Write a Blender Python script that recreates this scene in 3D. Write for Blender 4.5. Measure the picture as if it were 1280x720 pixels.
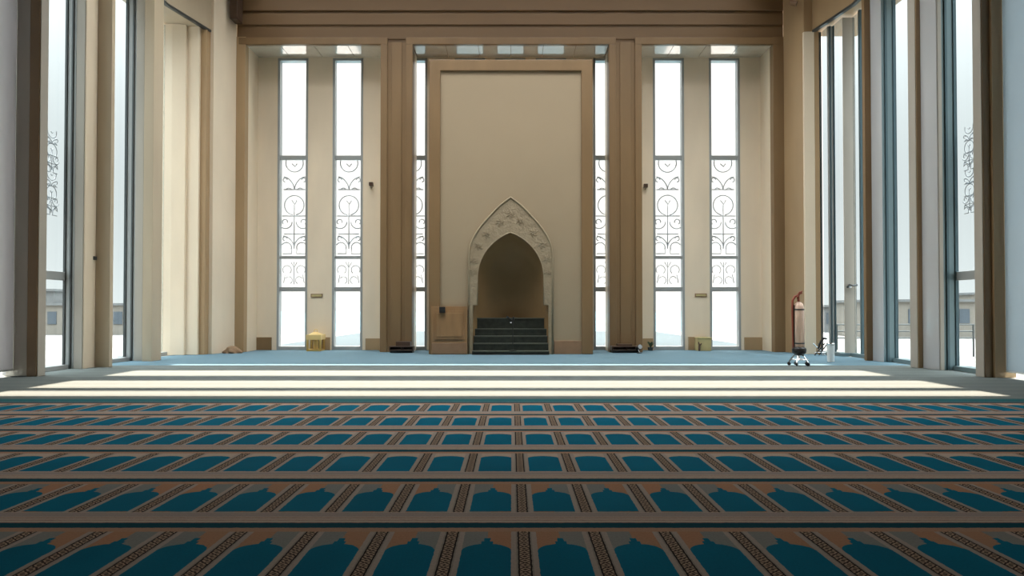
import bpy, bmesh, math, random
from mathutils import Vector
random.seed(5)
for o in list(bpy.data.objects): bpy.data.objects.remove(o)
S = bpy.context.scene
COL = S.collection
PI = math.pi

# ------------------------------------------------------------ camera
F = 800.0; HZ = 388.0; CX = 640.0; EYE = 1.6
TILT = 12.0
cam = bpy.data.cameras.new('camera'); co = bpy.data.objects.new('camera', cam); COL.objects.link(co)
cam.sensor_width = 36; cam.lens = 36*F/1280
co.location = (0, 0, EYE); co.rotation_euler = (PI/2 + math.atan(TILT/F), 0, 0)
cam.shift_y = (HZ-360-TILT)/1280
cam.clip_end = 2000
S.camera = co

# ------------------------------------------------------------ light
S.view_settings.view_transform = 'Standard'; S.view_settings.look = 'None'
S.view_settings.exposure = 0.75; S.view_settings.gamma = 1; S.view_settings.use_curve_mapping = False
SUN_EL = math.radians(72)
SKY = 6.0
SUN = 15.5
w = bpy.data.worlds.new('world'); S.world = w; w.use_nodes = True
nt = w.node_tree; nt.nodes.clear()
wo = nt.nodes.new('ShaderNodeOutputWorld'); bg = nt.nodes.new('ShaderNodeBackground')
tc = nt.nodes.new('ShaderNodeTexCoord'); sx = nt.nodes.new('ShaderNodeSeparateXYZ')
nt.links.new(tc.outputs['Generated'], sx.inputs[0])
rp = nt.nodes.new('ShaderNodeValToRGB'); rp.color_ramp.elements[0].position = 0.0
rp.color_ramp.elements[0].color = (1.0, .95, .88, 1)
rp.color_ramp.elements[1].position = .9; rp.color_ramp.elements[1].color = (1.0, .97, .93, 1)
nt.links.new(sx.outputs['Z'], rp.inputs[0])
# hazy sky: pale near the horizon, far brighter high up round the sun
SKY_LOW, SKY_MID, SKY_HIGH = 1.0, 3.0, 14.0
cv = nt.nodes.new('ShaderNodeFloatCurve')
c_ = cv.mapping.curves[0]; c_.points[0].location = (0, SKY_LOW/20); c_.points[1].location = (1, SKY_HIGH/20)
for px_, v_ in ((.35, SKY_LOW*1.25), (.6, SKY_MID), (.85, SKY_HIGH*.8)): c_.points.new(px_, v_/20)
cv.mapping.update()
mu = nt.nodes.new('ShaderNodeMath'); mu.operation = 'MULTIPLY'; mu.inputs[1].default_value = 20
nt.links.new(sx.outputs['Z'], cv.inputs['Value']); nt.links.new(cv.outputs[0], mu.inputs[0])
nt.links.new(rp.outputs[0], bg.inputs[0]); nt.links.new(mu.outputs[0], bg.inputs[1]); nt.links.new(bg.outputs[0], wo.inputs[0])

sl = bpy.data.lights.new('sun', 'SUN'); so = bpy.data.objects.new('sun', sl); COL.objects.link(so)
sl.energy = SUN; sl.angle = math.radians(.6); sl.color = (1, .76, .60)
so.location = (0, 40, 60)
so.rotation_euler = Vector((0, math.cos(SUN_EL), math.sin(SUN_EL))).to_track_quat('Z', 'Y').to_euler()

def portal(loc, rot, sx_, sy_):
    l = bpy.data.lights.new('window_portal', 'AREA'); l.shape = 'RECTANGLE'; l.size = sx_; l.size_y = sy_
    l.cycles.is_portal = True
    o = bpy.data.objects.new('window_portal', l); o.location = loc; o.rotation_euler = rot; COL.objects.link(o)

# ------------------------------------------------------------ helpers
def X(px, Y): return (px-CX)/F*Y
def Zh(py, Y): return EYE + (HZ-py)/F*Y
def q(px, Y): return (X(px, Y), Y)

def link(name, bm, mat, parent=None, bevel=0, smooth=False):
    bmesh.ops.recalc_face_normals(bm, faces=bm.faces)
    me = bpy.data.meshes.new(name); bm.to_mesh(me); bm.free()
    me.materials.append(mat)
    if smooth:
        for p in me.polygons: p.use_smooth = True
    o = bpy.data.objects.new(name, me); COL.objects.link(o)
    if parent is not None:
        o.parent = parent
        if parent.type == 'EMPTY': o.matrix_parent_inverse = parent.matrix_basis.inverted()   # part meshes keep world coordinates
    if bevel:
        m = o.modifiers.new('bevel', 'BEVEL'); m.width = bevel; m.segments = 2; m.limit_method = 'ANGLE'
    return o

def box(bm, x0, x1, y0, y1, z0, z1):
    vs = [bm.verts.new((x, y, z)) for z in (z0, z1) for x, y in ((x0, y0), (x1, y0), (x1, y1), (x0, y1))]
    for f in ((0,1,2,3), (4,5,6,7), (0,1,5,4), (1,2,6,5), (2,3,7,6), (3,0,4,7)):
        bm.faces.new([vs[i] for i in f])

def prism(bm, pts, z0, z1):
    a = [bm.verts.new((p[0], p[1], z0)) for p in pts]; b = [bm.verts.new((p[0], p[1], z1)) for p in pts]
    n = len(pts); bm.faces.new(a); bm.faces.new(b)
    for i in range(n): bm.faces.new([a[i], a[(i+1) % n], b[(i+1) % n], b[i]])

def lathe(bm, prof, cx, cy, cz=0, seg=24):
    rings = []
    for r, z in prof:
        if r < 1e-5: rings.append([bm.verts.new((cx, cy, cz+z))])
        else: rings.append([bm.verts.new((cx+r*math.cos(2*PI*k/seg), cy+r*math.sin(2*PI*k/seg), cz+z)) for k in range(seg)])
    for a, b in zip(rings, rings[1:]):
        for k in range(seg):
            k2 = (k+1) % seg
            if len(a) == 1 and len(b) == 1: continue
            if len(a) == 1: bm.faces.new([a[0], b[k], b[k2]])
            elif len(b) == 1: bm.faces.new([a[k], a[k2], b[0]])
            else: bm.faces.new([a[k], a[k2], b[k2], b[k]])

def tube(bm, pts, r, seg=8):
    pts = [Vector(p) for p in pts]; rings = []
    for i, p in enumerate(pts):
        d = (pts[min(i+1, len(pts)-1)]-pts[max(i-1, 0)]).normalized()
        u = d.orthogonal().normalized() if i == 0 else (u - d*u.dot(d)).normalized()
        v = d.cross(u)
        rr = r[i] if isinstance(r, (list, tuple)) else r
        rings.append([bm.verts.new(p+u*rr*math.cos(2*PI*k/seg)+v*rr*math.sin(2*PI*k/seg)) for k in range(seg)])
    for a, b in zip(rings, rings[1:]):
        for k in range(seg): bm.faces.new([a[k], a[(k+1) % seg], b[(k+1) % seg], b[k]])
    bm.faces.new(rings[0]); bm.faces.new(rings[-1])

def plate(name, outer, holes, yfront, thick, mat, parent=None, bevel=0):
    """upright plate in the XZ plane (outer loop with holes), front face at yfront"""
    cu = bpy.data.curves.new('tmp', 'CURVE'); cu.dimensions = '2D'; cu.fill_mode = 'BOTH'; cu.extrude = thick/2
    for loop in [outer]+holes:
        s = cu.splines.new('POLY'); s.points.add(len(loop)-1); s.use_cyclic_u = True
        for i, p in enumerate(loop): s.points[i].co = (p[0], p[1], 0, 1)
    ob = bpy.data.objects.new('tmp', cu); COL.objects.link(ob)
    bpy.context.view_layer.update()
    me = bpy.data.meshes.new_from_object(ob.evaluated_get(bpy.context.evaluated_depsgraph_get()))
    bpy.data.objects.remove(ob)
    bm = bmesh.new(); bm.from_mesh(me); bpy.data.meshes.remove(me)
    for v in bm.verts:
        x, y, z = v.co; v.co = (x, yfront+thick/2+z, y)
    bmesh.ops.remove_doubles(bm, verts=bm.verts, dist=1e-4)
    return link(name, bm, mat, parent, bevel)

def empty(name, loc, label, cat, group=None):
    o = bpy.data.objects.new(name, None); COL.objects.link(o); o.location = loc
    o.empty_display_size = .1
    return tag(o, label, cat, group)
def tag(o, label, cat, group=None):
    o['label'] = label; o['category'] = cat
    if group: o['group'] = group
    return o
def struct(o): o['kind'] = 'structure'; return o
def sempty(name, loc):
    o = bpy.data.objects.new(name, None); COL.objects.link(o); o.location = loc; o['kind'] = 'structure'; return o

# ------------------------------------------------------------ materials
def mat(name, col, rough=.6, metal=0, noise=0, nscale=4, stretch=(1, 1, 1), bump=0, bscale=40, spec=.5, bdist=.01):
    m = bpy.data.materials.new(name); m.use_nodes = True; t = m.node_tree; b = t.nodes['Principled BSDF']
    b.inputs['Base Color'].default_value = (*col, 1); b.inputs['Roughness'].default_value = rough
    b.inputs['Metallic'].default_value = metal; b.inputs['Specular IOR Level'].default_value = spec
    c = t.nodes.new('ShaderNodeTexCoord'); mp = t.nodes.new('ShaderNodeMapping'); mp.inputs['Scale'].default_value = stretch
    t.links.new(c.outputs['Object'], mp.inputs[0])
    if noise:
        n = t.nodes.new('ShaderNodeTexNoise'); n.inputs['Scale'].default_value = nscale; n.inputs['Detail'].default_value = 5
        t.links.new(mp.outputs[0], n.inputs['Vector'])
        r = t.nodes.new('ShaderNodeValToRGB')
        r.color_ramp.elements[0].position = .3; r.color_ramp.elements[1].position = .7
        r.color_ramp.elements[0].color = (*[max(0, x*(1-noise)) for x in col], 1)
        r.color_ramp.elements[1].color = (*[min(1, x*(1+noise)) for x in col], 1)
        t.links.new(n.outputs['Fac'], r.inputs[0]); t.links.new(r.outputs[0], b.inputs['Base Color'])
    if bump:
        n2 = t.nodes.new('ShaderNodeTexNoise'); n2.inputs['Scale'].default_value = bscale; n2.inputs['Detail'].default_value = 4
        t.links.new(mp.outputs[0], n2.inputs['Vector'])
        bp = t.nodes.new('ShaderNodeBump'); bp.inputs['Strength'].default_value = bump; bp.inputs['Distance'].default_value = bdist
        t.links.new(n2.outputs['Fac'], bp.inputs['Height']); t.links.new(bp.outputs[0], b.inputs['Normal'])
    return m

M = {}
M['stone'] = mat('tan_stone', (.40, .27, .145), .45, noise=.08, nscale=1.2, stretch=(1, 1, .25), bump=.1)
M['stone_dk'] = mat('brown_stone', (.22, .135, .062), .45, noise=.1, nscale=1.2, stretch=(1, 1, .25), bump=.1)  # brown, deepened by the backlit shade of the frame wall
M['stone_grey'] = mat('grey_stone', (.42, .385, .33), .4, noise=.07, nscale=1.5, stretch=(1, 1, .25))
M['stone_lt'] = mat('pale_tan_stone', (.50, .41, .29), .4, noise=.06, nscale=1.2, stretch=(1, 1, .25))
M['cream'] = mat('cream_stone', (.80, .68, .52), .4, noise=.05, nscale=1.2, stretch=(1, 1, .3))  # cream, paler to hold the light on recess walls and left bay faces
M['polish'] = mat('polished_grey_stone', (.46, .47, .48), .12, noise=.05, nscale=1.2, stretch=(1, 1, .3))
M['soffit'] = mat('polished_soffit', (.66, .60, .50), .12, noise=.04)
_b = M['soffit'].node_tree.nodes['Principled BSDF']; _b.inputs['Roughness'].default_value = .08; _b.inputs['Coat Weight'].default_value = 1; _b.inputs['Coat IOR'].default_value = 2.2; _b.inputs['Coat Roughness'].default_value = .05
M['panel'] = mat('beige_panel', (.34, .26, .165), .6, noise=.03, nscale=.5)
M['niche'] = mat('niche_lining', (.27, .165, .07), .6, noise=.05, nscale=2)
M['carved'] = mat('carved_stone', (.30, .235, .15), .55, noise=.1, nscale=5, bump=.8, bscale=14, bdist=.03)
M['rim'] = mat('arch_rim', (.30, .24, .15), .5)
M['white'] = mat('white_paint', (.72, .73, .75), .5, noise=.02, nscale=.6)
M['white_base'] = mat('white_skirting', (.85, .9, .9), .3)
M['header'] = mat('brown_header', (.17, .10, .045), .5, noise=.06, nscale=.8, stretch=(.3, 1, 1))
M['plinth'] = mat('brown_plinth', (.27, .16, .09), .35, noise=.12, nscale=3)
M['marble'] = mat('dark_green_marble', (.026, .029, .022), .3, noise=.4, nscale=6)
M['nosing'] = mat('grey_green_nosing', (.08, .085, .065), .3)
M['metal'] = mat('grey_metal', (.36, .38, .38), .4, .1)
M['metal_dk'] = mat('dark_metal', (.10, .11, .11), .35, .6)
M['teal'] = mat('teal_grey_metal', (.075, .125, .145), .3, .3)
M['teal_lt'] = mat('pale_teal_metal', (.17, .24, .26), .3, .3)
M['iron'] = mat('lattice_iron', (.6, .6, .61), .5, 0)
M['wood'] = mat('tan_wood', (.31, .175, .08), .35, noise=.2, nscale=3, stretch=(1, 1, .2))
M['wood_dk'] = mat('dark_wood', (.07, .04, .025), .4, noise=.3, nscale=5, stretch=(.3, 1, 1))
M['black'] = mat('black_plastic', (.012, .012, .012), .4)
M['chrome'] = mat('chrome', (.8, .8, .8), .2, 1)
M['brass'] = mat('brass', (.75, .50, .16), .3, .8)
M['gold'] = mat('pale_gold_paint', (.78, .58, .25), .4, .2)
M['pink'] = mat('faded_red_enamel', (.95, .68, .54), .35, noise=.05)
M['red'] = mat('dull_red_rubber', (.30, .07, .04), .5)
M['binwhite'] = mat('white_enamel', (.8, .82, .8), .4)
M['green'] = mat('leaf_green', (.06, .10, .05), .6)
M['rock'] = mat('brown_cloth', (.22, .14, .08), .9, noise=.2)
M['yellow'] = mat('olive_yellow_card', (.50, .42, .20), .6, noise=.08)
M['ground'] = mat('pale_paving', (.12, .125, .125), .7, noise=.08, nscale=.3)
M['sea'] = mat('sea_water', (.12, .30, .38), .15)
M['pool'] = mat('pool_water', (.028, .044, .052), .6, noise=.12, nscale=.5, spec=.1)
M['house'] = mat('pale_house_wall', (.22, .20, .17), .8, noise=.06)
M['house_g'] = mat('grey_house_wall', (.16, .165, .165), .8, noise=.06)
M['hwin'] = mat('dark_house_window', (.08, .10, .12), .2)

def glass(name, col, refl=.06):
    m = bpy.data.materials.new(name); m.use_nodes = True; t = m.node_tree; t.nodes.clear()
    o = t.nodes.new('ShaderNodeOutputMaterial'); tr = t.nodes.new('ShaderNodeBsdfTransparent'); tr.inputs[0].default_value = (*col, 1)
    g = t.nodes.new('ShaderNodeBsdfGlossy'); g.inputs['Roughness'].default_value = .02
    lw = t.nodes.new('ShaderNodeLayerWeight'); lw.inputs[0].default_value = .5
    pw = t.nodes.new('ShaderNodeMath'); pw.operation = 'POWER'; pw.inputs[1].default_value = 5; t.links.new(lw.outputs['Facing'], pw.inputs[0])
    fr = t.nodes.new('ShaderNodeMath'); fr.operation = 'MULTIPLY_ADD'; fr.inputs[1].default_value = .6; fr.inputs[2].default_value = .03; t.links.new(pw.outputs[0], fr.inputs[0])
    mx = t.nodes.new('ShaderNodeMixShader')
    t.links.new(fr.outputs[0], mx.inputs[0]); t.links.new(tr.outputs[0], mx.inputs[1]); t.links.new(g.outputs[0], mx.inputs[2])
    t.links.new(mx.outputs[0], o.inputs[0]); return m
def blind_mat(name, d, l):
    bl = bpy.data.materials.new(name); bl.use_nodes = True; t_ = bl.node_tree; t_.nodes.clear()
    o_ = t_.nodes.new('ShaderNodeOutputMaterial'); d_ = t_.nodes.new('ShaderNodeBsdfDiffuse'); d_.inputs[0].default_value = (*d, 1)
    l_ = t_.nodes.new('ShaderNodeBsdfTranslucent'); l_.inputs[0].default_value = (*l, 1)
    m_ = t_.nodes.new('ShaderNodeMixShader'); m_.inputs[0].default_value = .35
    t_.links.new(d_.outputs[0], m_.inputs[1]); t_.links.new(l_.outputs[0], m_.inputs[2]); t_.links.new(m_.outputs[0], o_.inputs[0]); return bl
M['blind_l'] = blind_mat('white_blind_fabric', (.72, .70, .68), (.72, .70, .72))
M['blind_r'] = blind_mat('blue_white_blind_fabric', (.62, .68, .72), (.62, .72, .78))
M['glass'] = glass('clear_glass', (.93, .95, .96))
M['glass_side'] = glass('dimmed_side_glass', (.72, .78, .81))  # tint stands in for a dimmer sky beyond the side windows

# carpet shader ------------------------------------------------
class N:
    t = None
    def __init__(s, sock): s.s = sock
    @staticmethod
    def op(kind, *a):
        n = N.t.nodes.new('ShaderNodeMath'); n.operation = kind
        for i, v in enumerate(a):
            if isinstance(v, N): N.t.links.new(v.s, n.inputs[i])
            else: n.inputs[i].default_value = v
        return N(n.outputs[0])
    def __add__(s, o): return N.op('ADD', s, o)
    __radd__ = __add__
    def __sub__(s, o): return N.op('SUBTRACT', s, o)
    def __rsub__(s, o): return N.op('SUBTRACT', o, s)
    def __mul__(s, o): return N.op('MULTIPLY', s, o)
    __rmul__ = __mul__
    def __truediv__(s, o): return N.op('DIVIDE', s, o)
    def lt(s, o): return N.op('LESS_THAN', s, o)
    def gt(s, o): return N.op('GREATER_THAN', s, o)
    def abs(s): return N.op('ABSOLUTE', s)
    def fr(s): return N.op('FRACT', s)
    def fl(s): return N.op('FLOOR', s)
    def within(s, a, b): return s.gt(a)*s.lt(b)
def mixc(f, a, b):
    n = N.t.nodes.new('ShaderNodeMix'); n.data_type = 'RGBA'
    N.t.links.new(f.s, n.inputs[0])
    for k, v in ((6, a), (7, b)):
        if isinstance(v, tuple): n.inputs[k].default_value = (*v, 1)
        else: N.t.links.new(v, n.inputs[k])
    return n.outputs[2]

PITCH = .509; ROW = 1.267; ROW0 = 4.79; STRIPX = .083
def carpet_material():
    m = bpy.data.materials.new('prayer_carpet_weave'); m.use_nodes = True; t = m.node_tree; N.t = t
    b = t.nodes['Principled BSDF']
    g = t.nodes.new('ShaderNodeNewGeometry'); s = t.nodes.new('ShaderNodeSeparateXYZ'); 
    tcn = t.nodes.new('ShaderNodeTexCoord'); t.links.new(tcn.outputs['Object'], s.inputs[0])
    nz = t.nodes.new('ShaderNodeTexNoise'); nz.inputs['Scale'].default_value = 22; nz.inputs['Detail'].default_value = 3
    t.links.new(tcn.outputs['Object'], nz.inputs['Vector']); nn = N(nz.outputs['Fac'])-.5
    nz2 = t.nodes.new('ShaderNodeTexNoise'); nz2.inputs['Scale'].default_value = 1.3; nz2.inputs['Detail'].default_value = 2
    t.links.new(tcn.outputs['Object'], nz2.inputs['Vector']); n2 = N(nz2.outputs['Fac'])
    x0, y0 = N(s.outputs['X']), N(s.outputs['Y'])
    x = x0 + nn*.012; y = y0 + nn*.02
    ua = (x-(STRIPX-50*PITCH))/PITCH
    u = ua.fr(); w_ = (u-.5).abs()*PITCH                   # distance from niche centre
    du = PITCH/2 - w_                                       # distance from strip centre
    par = (((ua+.5).fl())*.5).fr().gt(.25)                  # which strip parity
    va = (y-(ROW0-20*ROW))/ROW
    v = va.fr()*ROW
    rowpar = ((va.fl())*.5).fr().gt(.25)
    blue = mixc(n2, (.0, .12, .20), (.0, .17, .275))
    far = y0.gt(6.06)
    orange = mixc(n2, (.46, .22, .12), (.36, .235, .15))
    greyb = mixc(n2, (.20, .22, .215), (.29, .28, .25))
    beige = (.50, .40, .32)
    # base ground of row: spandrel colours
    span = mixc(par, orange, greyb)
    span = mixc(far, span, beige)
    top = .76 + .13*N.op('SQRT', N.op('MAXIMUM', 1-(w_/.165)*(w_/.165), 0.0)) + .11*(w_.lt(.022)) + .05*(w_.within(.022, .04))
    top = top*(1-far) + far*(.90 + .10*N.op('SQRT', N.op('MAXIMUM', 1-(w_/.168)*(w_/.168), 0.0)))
    niche = w_.lt(.165)*v.gt(.33)*(v-top).lt(0)
    c = mixc(niche, span, blue)
    # rim just round the niche
    rim = w_.within(.165, .2)
    c = mixc(rim*v.lt(1.13), c, (.40, .34, .29))
    # strip
    zig = ((v/.07).fr()-.5).abs()*.08
    chev = ((du+zig)/.034).fr().gt(.5)
    strip = mixc(chev, (.05, .034, .028), (.42, .31, .22))
    strip = mixc(du.within(.033, .044), strip, (.018, .014, .014))
    strip = mixc(du.within(.044, .056), strip, (.30, .26, .22))
    c = mixc(du.lt(.0545)*v.lt(1.13), c, strip)
    # bottom border of the row: beige with thin lines
    bd = mixc(((v/.055).fr()).lt(.25), beige, (.30, .18, .15))
    bd = mixc(v.within(.20, .30), bd, (.36, .30, .27))
    c = mixc(v.lt(.31), c, bd)
    c = mixc(v.gt(1.13), c, (.42, .25, .165))
    dark = (v-ROW/2).abs().gt(ROW/2-.055)
    c = mixc(dark, c, (.002, .06, .085))
    # plain fore-part of the hall
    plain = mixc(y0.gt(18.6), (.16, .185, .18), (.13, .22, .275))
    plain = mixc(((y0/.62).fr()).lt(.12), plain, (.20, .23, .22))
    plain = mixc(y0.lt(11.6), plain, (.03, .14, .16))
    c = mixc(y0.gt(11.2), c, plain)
    # pile variation
    f = t.nodes.new('ShaderNodeMix'); f.data_type = 'RGBA'; f.blend_type = 'MULTIPLY'; f.inputs[0].default_value = .35
    n3 = t.nodes.new('ShaderNodeTexNoise'); n3.inputs['Scale'].default_value = 60; n3.inputs['Detail'].default_value = 4
    t.links.new(tcn.outputs['Object'], n3.inputs['Vector'])
    t.links.new(c, f.inputs[6]); t.links.new(n3.outputs['Fac'], f.inputs[7])
    t.links.new(f.outputs[2], b.inputs['Base Color'])
    b.inputs['Roughness'].default_value = .8; b.inputs['Specular IOR Level'].default_value = .02
    b.inputs['Sheen Weight'].default_value = .0; b.inputs['Sheen Roughness'].default_value = .4
    bp = t.nodes.new('ShaderNodeBump'); bp.inputs['Strength'].default_value = .3; bp.inputs['Distance'].default_value = .004
    t.links.new(n3.outputs['Fac'], bp.inputs['Height']); t.links.new(bp.outputs[0], b.inputs['Normal'])
    return m
M['carpet'] = carpet_material()

# ------------------------------------------------------------ shell
YF = 24.6      # face of the framed back wall
YR = 25.85     # recessed wall with the windows
YM = 23.4      # face of the mihrab slab
TOP = 11.88    # head of the openings
CEIL = 14.6
YN = -7.0      # rear wall

bm = bmesh.new(); box(bm, -13.2, 13.2, YN-.3, YR+.4, -.3, -.012); struct(link('floor', bm, M['stone_grey']))
bm = bmesh.new()
nx = 1
box(bm, -12.12, 11.69, YN, YR, -.012, 0)
tag(link('prayer_carpet', bm, M['carpet']), 'wall-to-wall teal and tan carpet woven in rows of arched prayer niches', 'carpet')

# unseen roof; its skylight slots are sized to throw the carpet's sun bands
off = CEIL/math.tan(SUN_EL)
bands = [(12.0, 12.8), (13.25, 14.65), (15.7, 17.1), (18.72, 19.1)]
slots = [(a+off, b+off) for a, b in bands]
bm = bmesh.new()
edges = [YN-.3] + [e for s_ in slots for e in s_] + [YR+4.9]  # roof runs on past the back wall, added unseen to shade its windows
for i in range(0, len(edges), 2): box(bm, -13.2, 13.2, edges[i], edges[i+1], CEIL, CEIL+.12)
for a, b_ in slots:
    box(bm, -13.2, -10.0, a, b_, CEIL, CEIL+.12); box(bm, 9.3, 13.2, a, b_, CEIL, CEIL+.12)
struct(link('ceiling', bm, M['header']))
for i, (a, b_) in enumerate(slots):
    bm = bmesh.new(); box(bm, -10.0, 9.3, a, b_, CEIL+.13, CEIL+.15)
    struct(link('window_%d' % (20+i), bm, M['glass']))  # glazing of the unseen slots
    portal((-.35, (a+b_)/2, CEIL+.1), (0, 0, 0), 19.3, b_-a)

bm = bmesh.new(); box(bm, -13.2, 13.2, YN-.3, YN, 0, CEIL); struct(link('wall_rear', bm, M['header']))
def blind(s_, xin, y1, label, n):
    y0 = 12.4
    a, b_ = sorted((xin, xin+s_*.4))
    bm = bmesh.new(); box(bm, a, b_, YN, y0, 0, CEIL); struct(link('wall_left' if s_ < 0 else 'wall_right', bm, M['stone_dk']))
    xg = xin+s_*.3
    bm = bmesh.new(); box(bm, min(xg, xg+.02), max(xg, xg+.02), y0, y1, 0, CEIL); struct(link('window_%d' % n, bm, M['glass_side']))
    e = empty('roller_blind', (xin, (y0+y1)/2, 0), label, 'blind', 'drawn white blinds nearest the camera')
    bm = bmesh.new(); box(bm, min(xin, xin+s_*.01), max(xin, xin+s_*.01), y0, y1, .17, CEIL-.1); link('fabric', bm, M['blind_l' if s_ < 0 else 'blind_r'], e)
    bm = bmesh.new(); box(bm, min(xin-s_*.01, xin+s_*.025), max(xin-s_*.01, xin+s_*.025), y0, y1, .13, .17); link('bottom_bar', bm, M['white_base'], e, bevel=.005)
    portal((xg+s_*.2, (y0+y1)/2, CEIL/2), (0, s_*PI/2, 0), CEIL, y1-y0)
blind(-1, -12.18, 15.64, 'drawn white fabric blind at the left edge beside the nearest pier', 15)
blind(1, 11.75, 15.24, 'drawn pale blue-white fabric blind at the right edge beside the nearest pier', 16)

# headers over the side bays
bm = bmesh.new(); prism(bm, [(-11.6, 15.65), (-11.6, 21.4), (-11.12, 23.45), (-11.12, 24.0), (-13.0, 24.0), (-13.0, 15.65)], TOP+.05, CEIL)
struct(link('trim_1', bm, M['stone_lt'], bevel=.02))
bm = bmesh.new(); prism(bm, [(11.47, 15.3), (11.47, 21.4), (11.1, 23.45), (11.1, 24.0), (13.0, 24.0), (13.0, 15.3)], TOP+.05, CEIL)
struct(link('trim_2', bm, M['stone'], bevel=.02))
# slim lip under each header
bm = bmesh.new(); prism(bm, [(-11.56, 15.7), (-11.56, 21.4), (-11.08, 23.43), (-11.2, 23.45), (-11.68, 21.4), (-11.68, 15.7)], TOP-.03, TOP+.05)
struct(link('trim_3', bm, M['metal_dk']))
bm = bmesh.new(); prism(bm, [(11.43, 15.4), (11.43, 21.4), (11.06, 23.43), (11.18, 23.45), (11.55, 21.4), (11.55, 15.4)], TOP-.03, TOP+.05)
struct(link('trim_4', bm, M['metal_dk']))

# ------------------------------------------------------------ side piers
def pier(name, loc, label, group, parts):
    e = empty(name, (loc[0], loc[1], 0), label, 'pillar', group)
    for pname, pts, m, *rest in parts:
        z1 = rest[0] if rest else CEIL
        bm = bmesh.new(); prism(bm, pts, 0, z1); link(pname, bm, M[m], e, bevel=.008)
    return e
GL = 'stone piers along the side walls'
OUT = 12.95
OL = 12.36; OR = 12.0
pier('stone_pier', (-11.8, 15.7), 'tan stone pier nearest the camera on the left, beside the plain white wall', GL, [
    ('shaft', [q(20, 15.65), q(34, 15.65), (X(34, 15.65), 15.8), (-OL, 15.8), (-OL, 15.65)], 'stone_grey'),
    ('front_rib', [q(34, 15.5), q(46, 15.5), (X(46, 15.5), 15.8), (X(34, 15.5), 15.8)], 'stone_dk'),
    ('edge_strip', [(X(46, 15.5), 15.52), (X(46, 15.5)+.02, 15.52), (X(46, 15.5)+.02, 15.78), (X(46, 15.5), 15.78)], 'stone_grey')])
pier('stone_pier', (-11.8, 17.9), 'second tan pier from the camera on the left, cream side strip between two glass slits', GL, [
    ('shaft', [(-OL, 17.62), (X(91, 17.55), 17.62), (X(91, 17.55), 17.55), q(103, 17.55), (X(103, 17.55), 18.1), (-11.5, 18.1), (-11.5, 18.2), (-OL, 18.2)], 'stone_grey'),
    ('cream_panel', [(X(103, 17.55), 17.57), (X(103, 17.55)+.03, 17.57), (X(103, 17.55)+.03, 18.05), (X(103, 17.55), 18.05)], 'cream'),  # pale strip stands for the lit inner face
    ('front_rib', [(X(119, 18.05), 18.05), q(137, 18.05), (X(137, 18.05), 18.2), (X(119, 18.05), 18.2)], 'stone_lt')])
pier('stone_pier', (-11.7, 20.4), 'third pier from the camera on the left, before the deep cream bay', GL, [
    ('shaft', [(-OL, 20.4), (X(168, 20.3), 20.4), q(168, 20.3), q(178, 20.3), (X(178, 20.3), 20.7), (-OL, 20.7)], 'stone_grey'),
    ('front_rib', [q(178, 20.15), q(190, 20.15), (X(190, 20.15), 20.7), (X(178, 20.15), 20.7)], 'stone_lt')])
pier('stone_pier', (-11.8, 23.1), 'cream finned pier in the deep left bay beside the corner', GL, [
    ('shaft', [(-12.55, 22.9), q(204, 22.9), q(213, 22.9), q(230, 22.98), (X(230, 22.98), 23.4), (-12.55, 23.4)], 'cream', TOP+.05),  # light falling on the bay faces is put into this cream
    ('side_fin', [q(231.5, 23.1), q(247, 23.1), (X(247, 23.1), 23.45), (X(231.5, 23.1), 23.45)], 'cream', TOP+.05),
    ('narrow_fin', [q(248.5, 23.2), q(256, 23.2), (X(256, 23.2), 23.5), (X(248.5, 23.2), 23.5)], 'stone', TOP+.05)])
pier('corner_pier', (-11, 24), 'broad cream corner pier at the left end of the back wall', GL, [
    ('shaft', [q(257, 23.5), q(265, 23.5), q(293, 24.55), (X(293, 24.55), 24.6), (-OUT, 24.6), (-OUT, 23.5)], 'cream')])

pier('stone_pier', (11.5, 15.5), 'brown stone pier nearest the camera on the right, beside the plain white wall', GL, [
    ('shaft', [q(1254, 15.25), q(1243, 15.25), (X(1243, 15.25), 15.6), (OR, 15.6), (OR, 15.25)], 'stone'),
    ('recess_strip', [q(1243, 15.32), q(1231, 15.32), (X(1231, 15.32), 15.62), (X(1243, 15.32), 15.62)], 'stone_dk'),
    ('edge_strip', [(X(1231, 15.32), 15.34), (X(1231, 15.32)-.02, 15.34), (X(1231, 15.32)-.02, 15.62), (X(1231, 15.32), 15.62)], 'stone_grey')])
pier('stone_pier', (11.6, 17.6), 'second stone pier from the camera on the right with polished grey side', GL, [
    ('shaft', [(OR, 17.2), (X(1180, 17.1), 17.2), q(1180, 17.1), q(1175, 17.1), (X(1175, 17.1), 18.15), (OR, 18.15)], 'stone_grey'),
    ('polished_panel', [(X(1175, 17.1), 17.12), (X(1175, 17.1)-.02, 17.12), (X(1175, 17.1)-.02, 17.8), (X(1175, 17.1), 17.8)], 'polish'),
    ('front_rib', [q(1154, 17.8), q(1148, 17.8), (X(1148, 17.8), 18.15), (X(1154, 17.8), 18.15)], 'stone'),
    ('edge_strip', [(X(1148, 17.8), 17.82), (X(1148, 17.8)-.02, 17.82), (X(1148, 17.8)-.02, 18.15), (X(1148, 17.8), 18.15)], 'stone_grey')])
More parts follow.
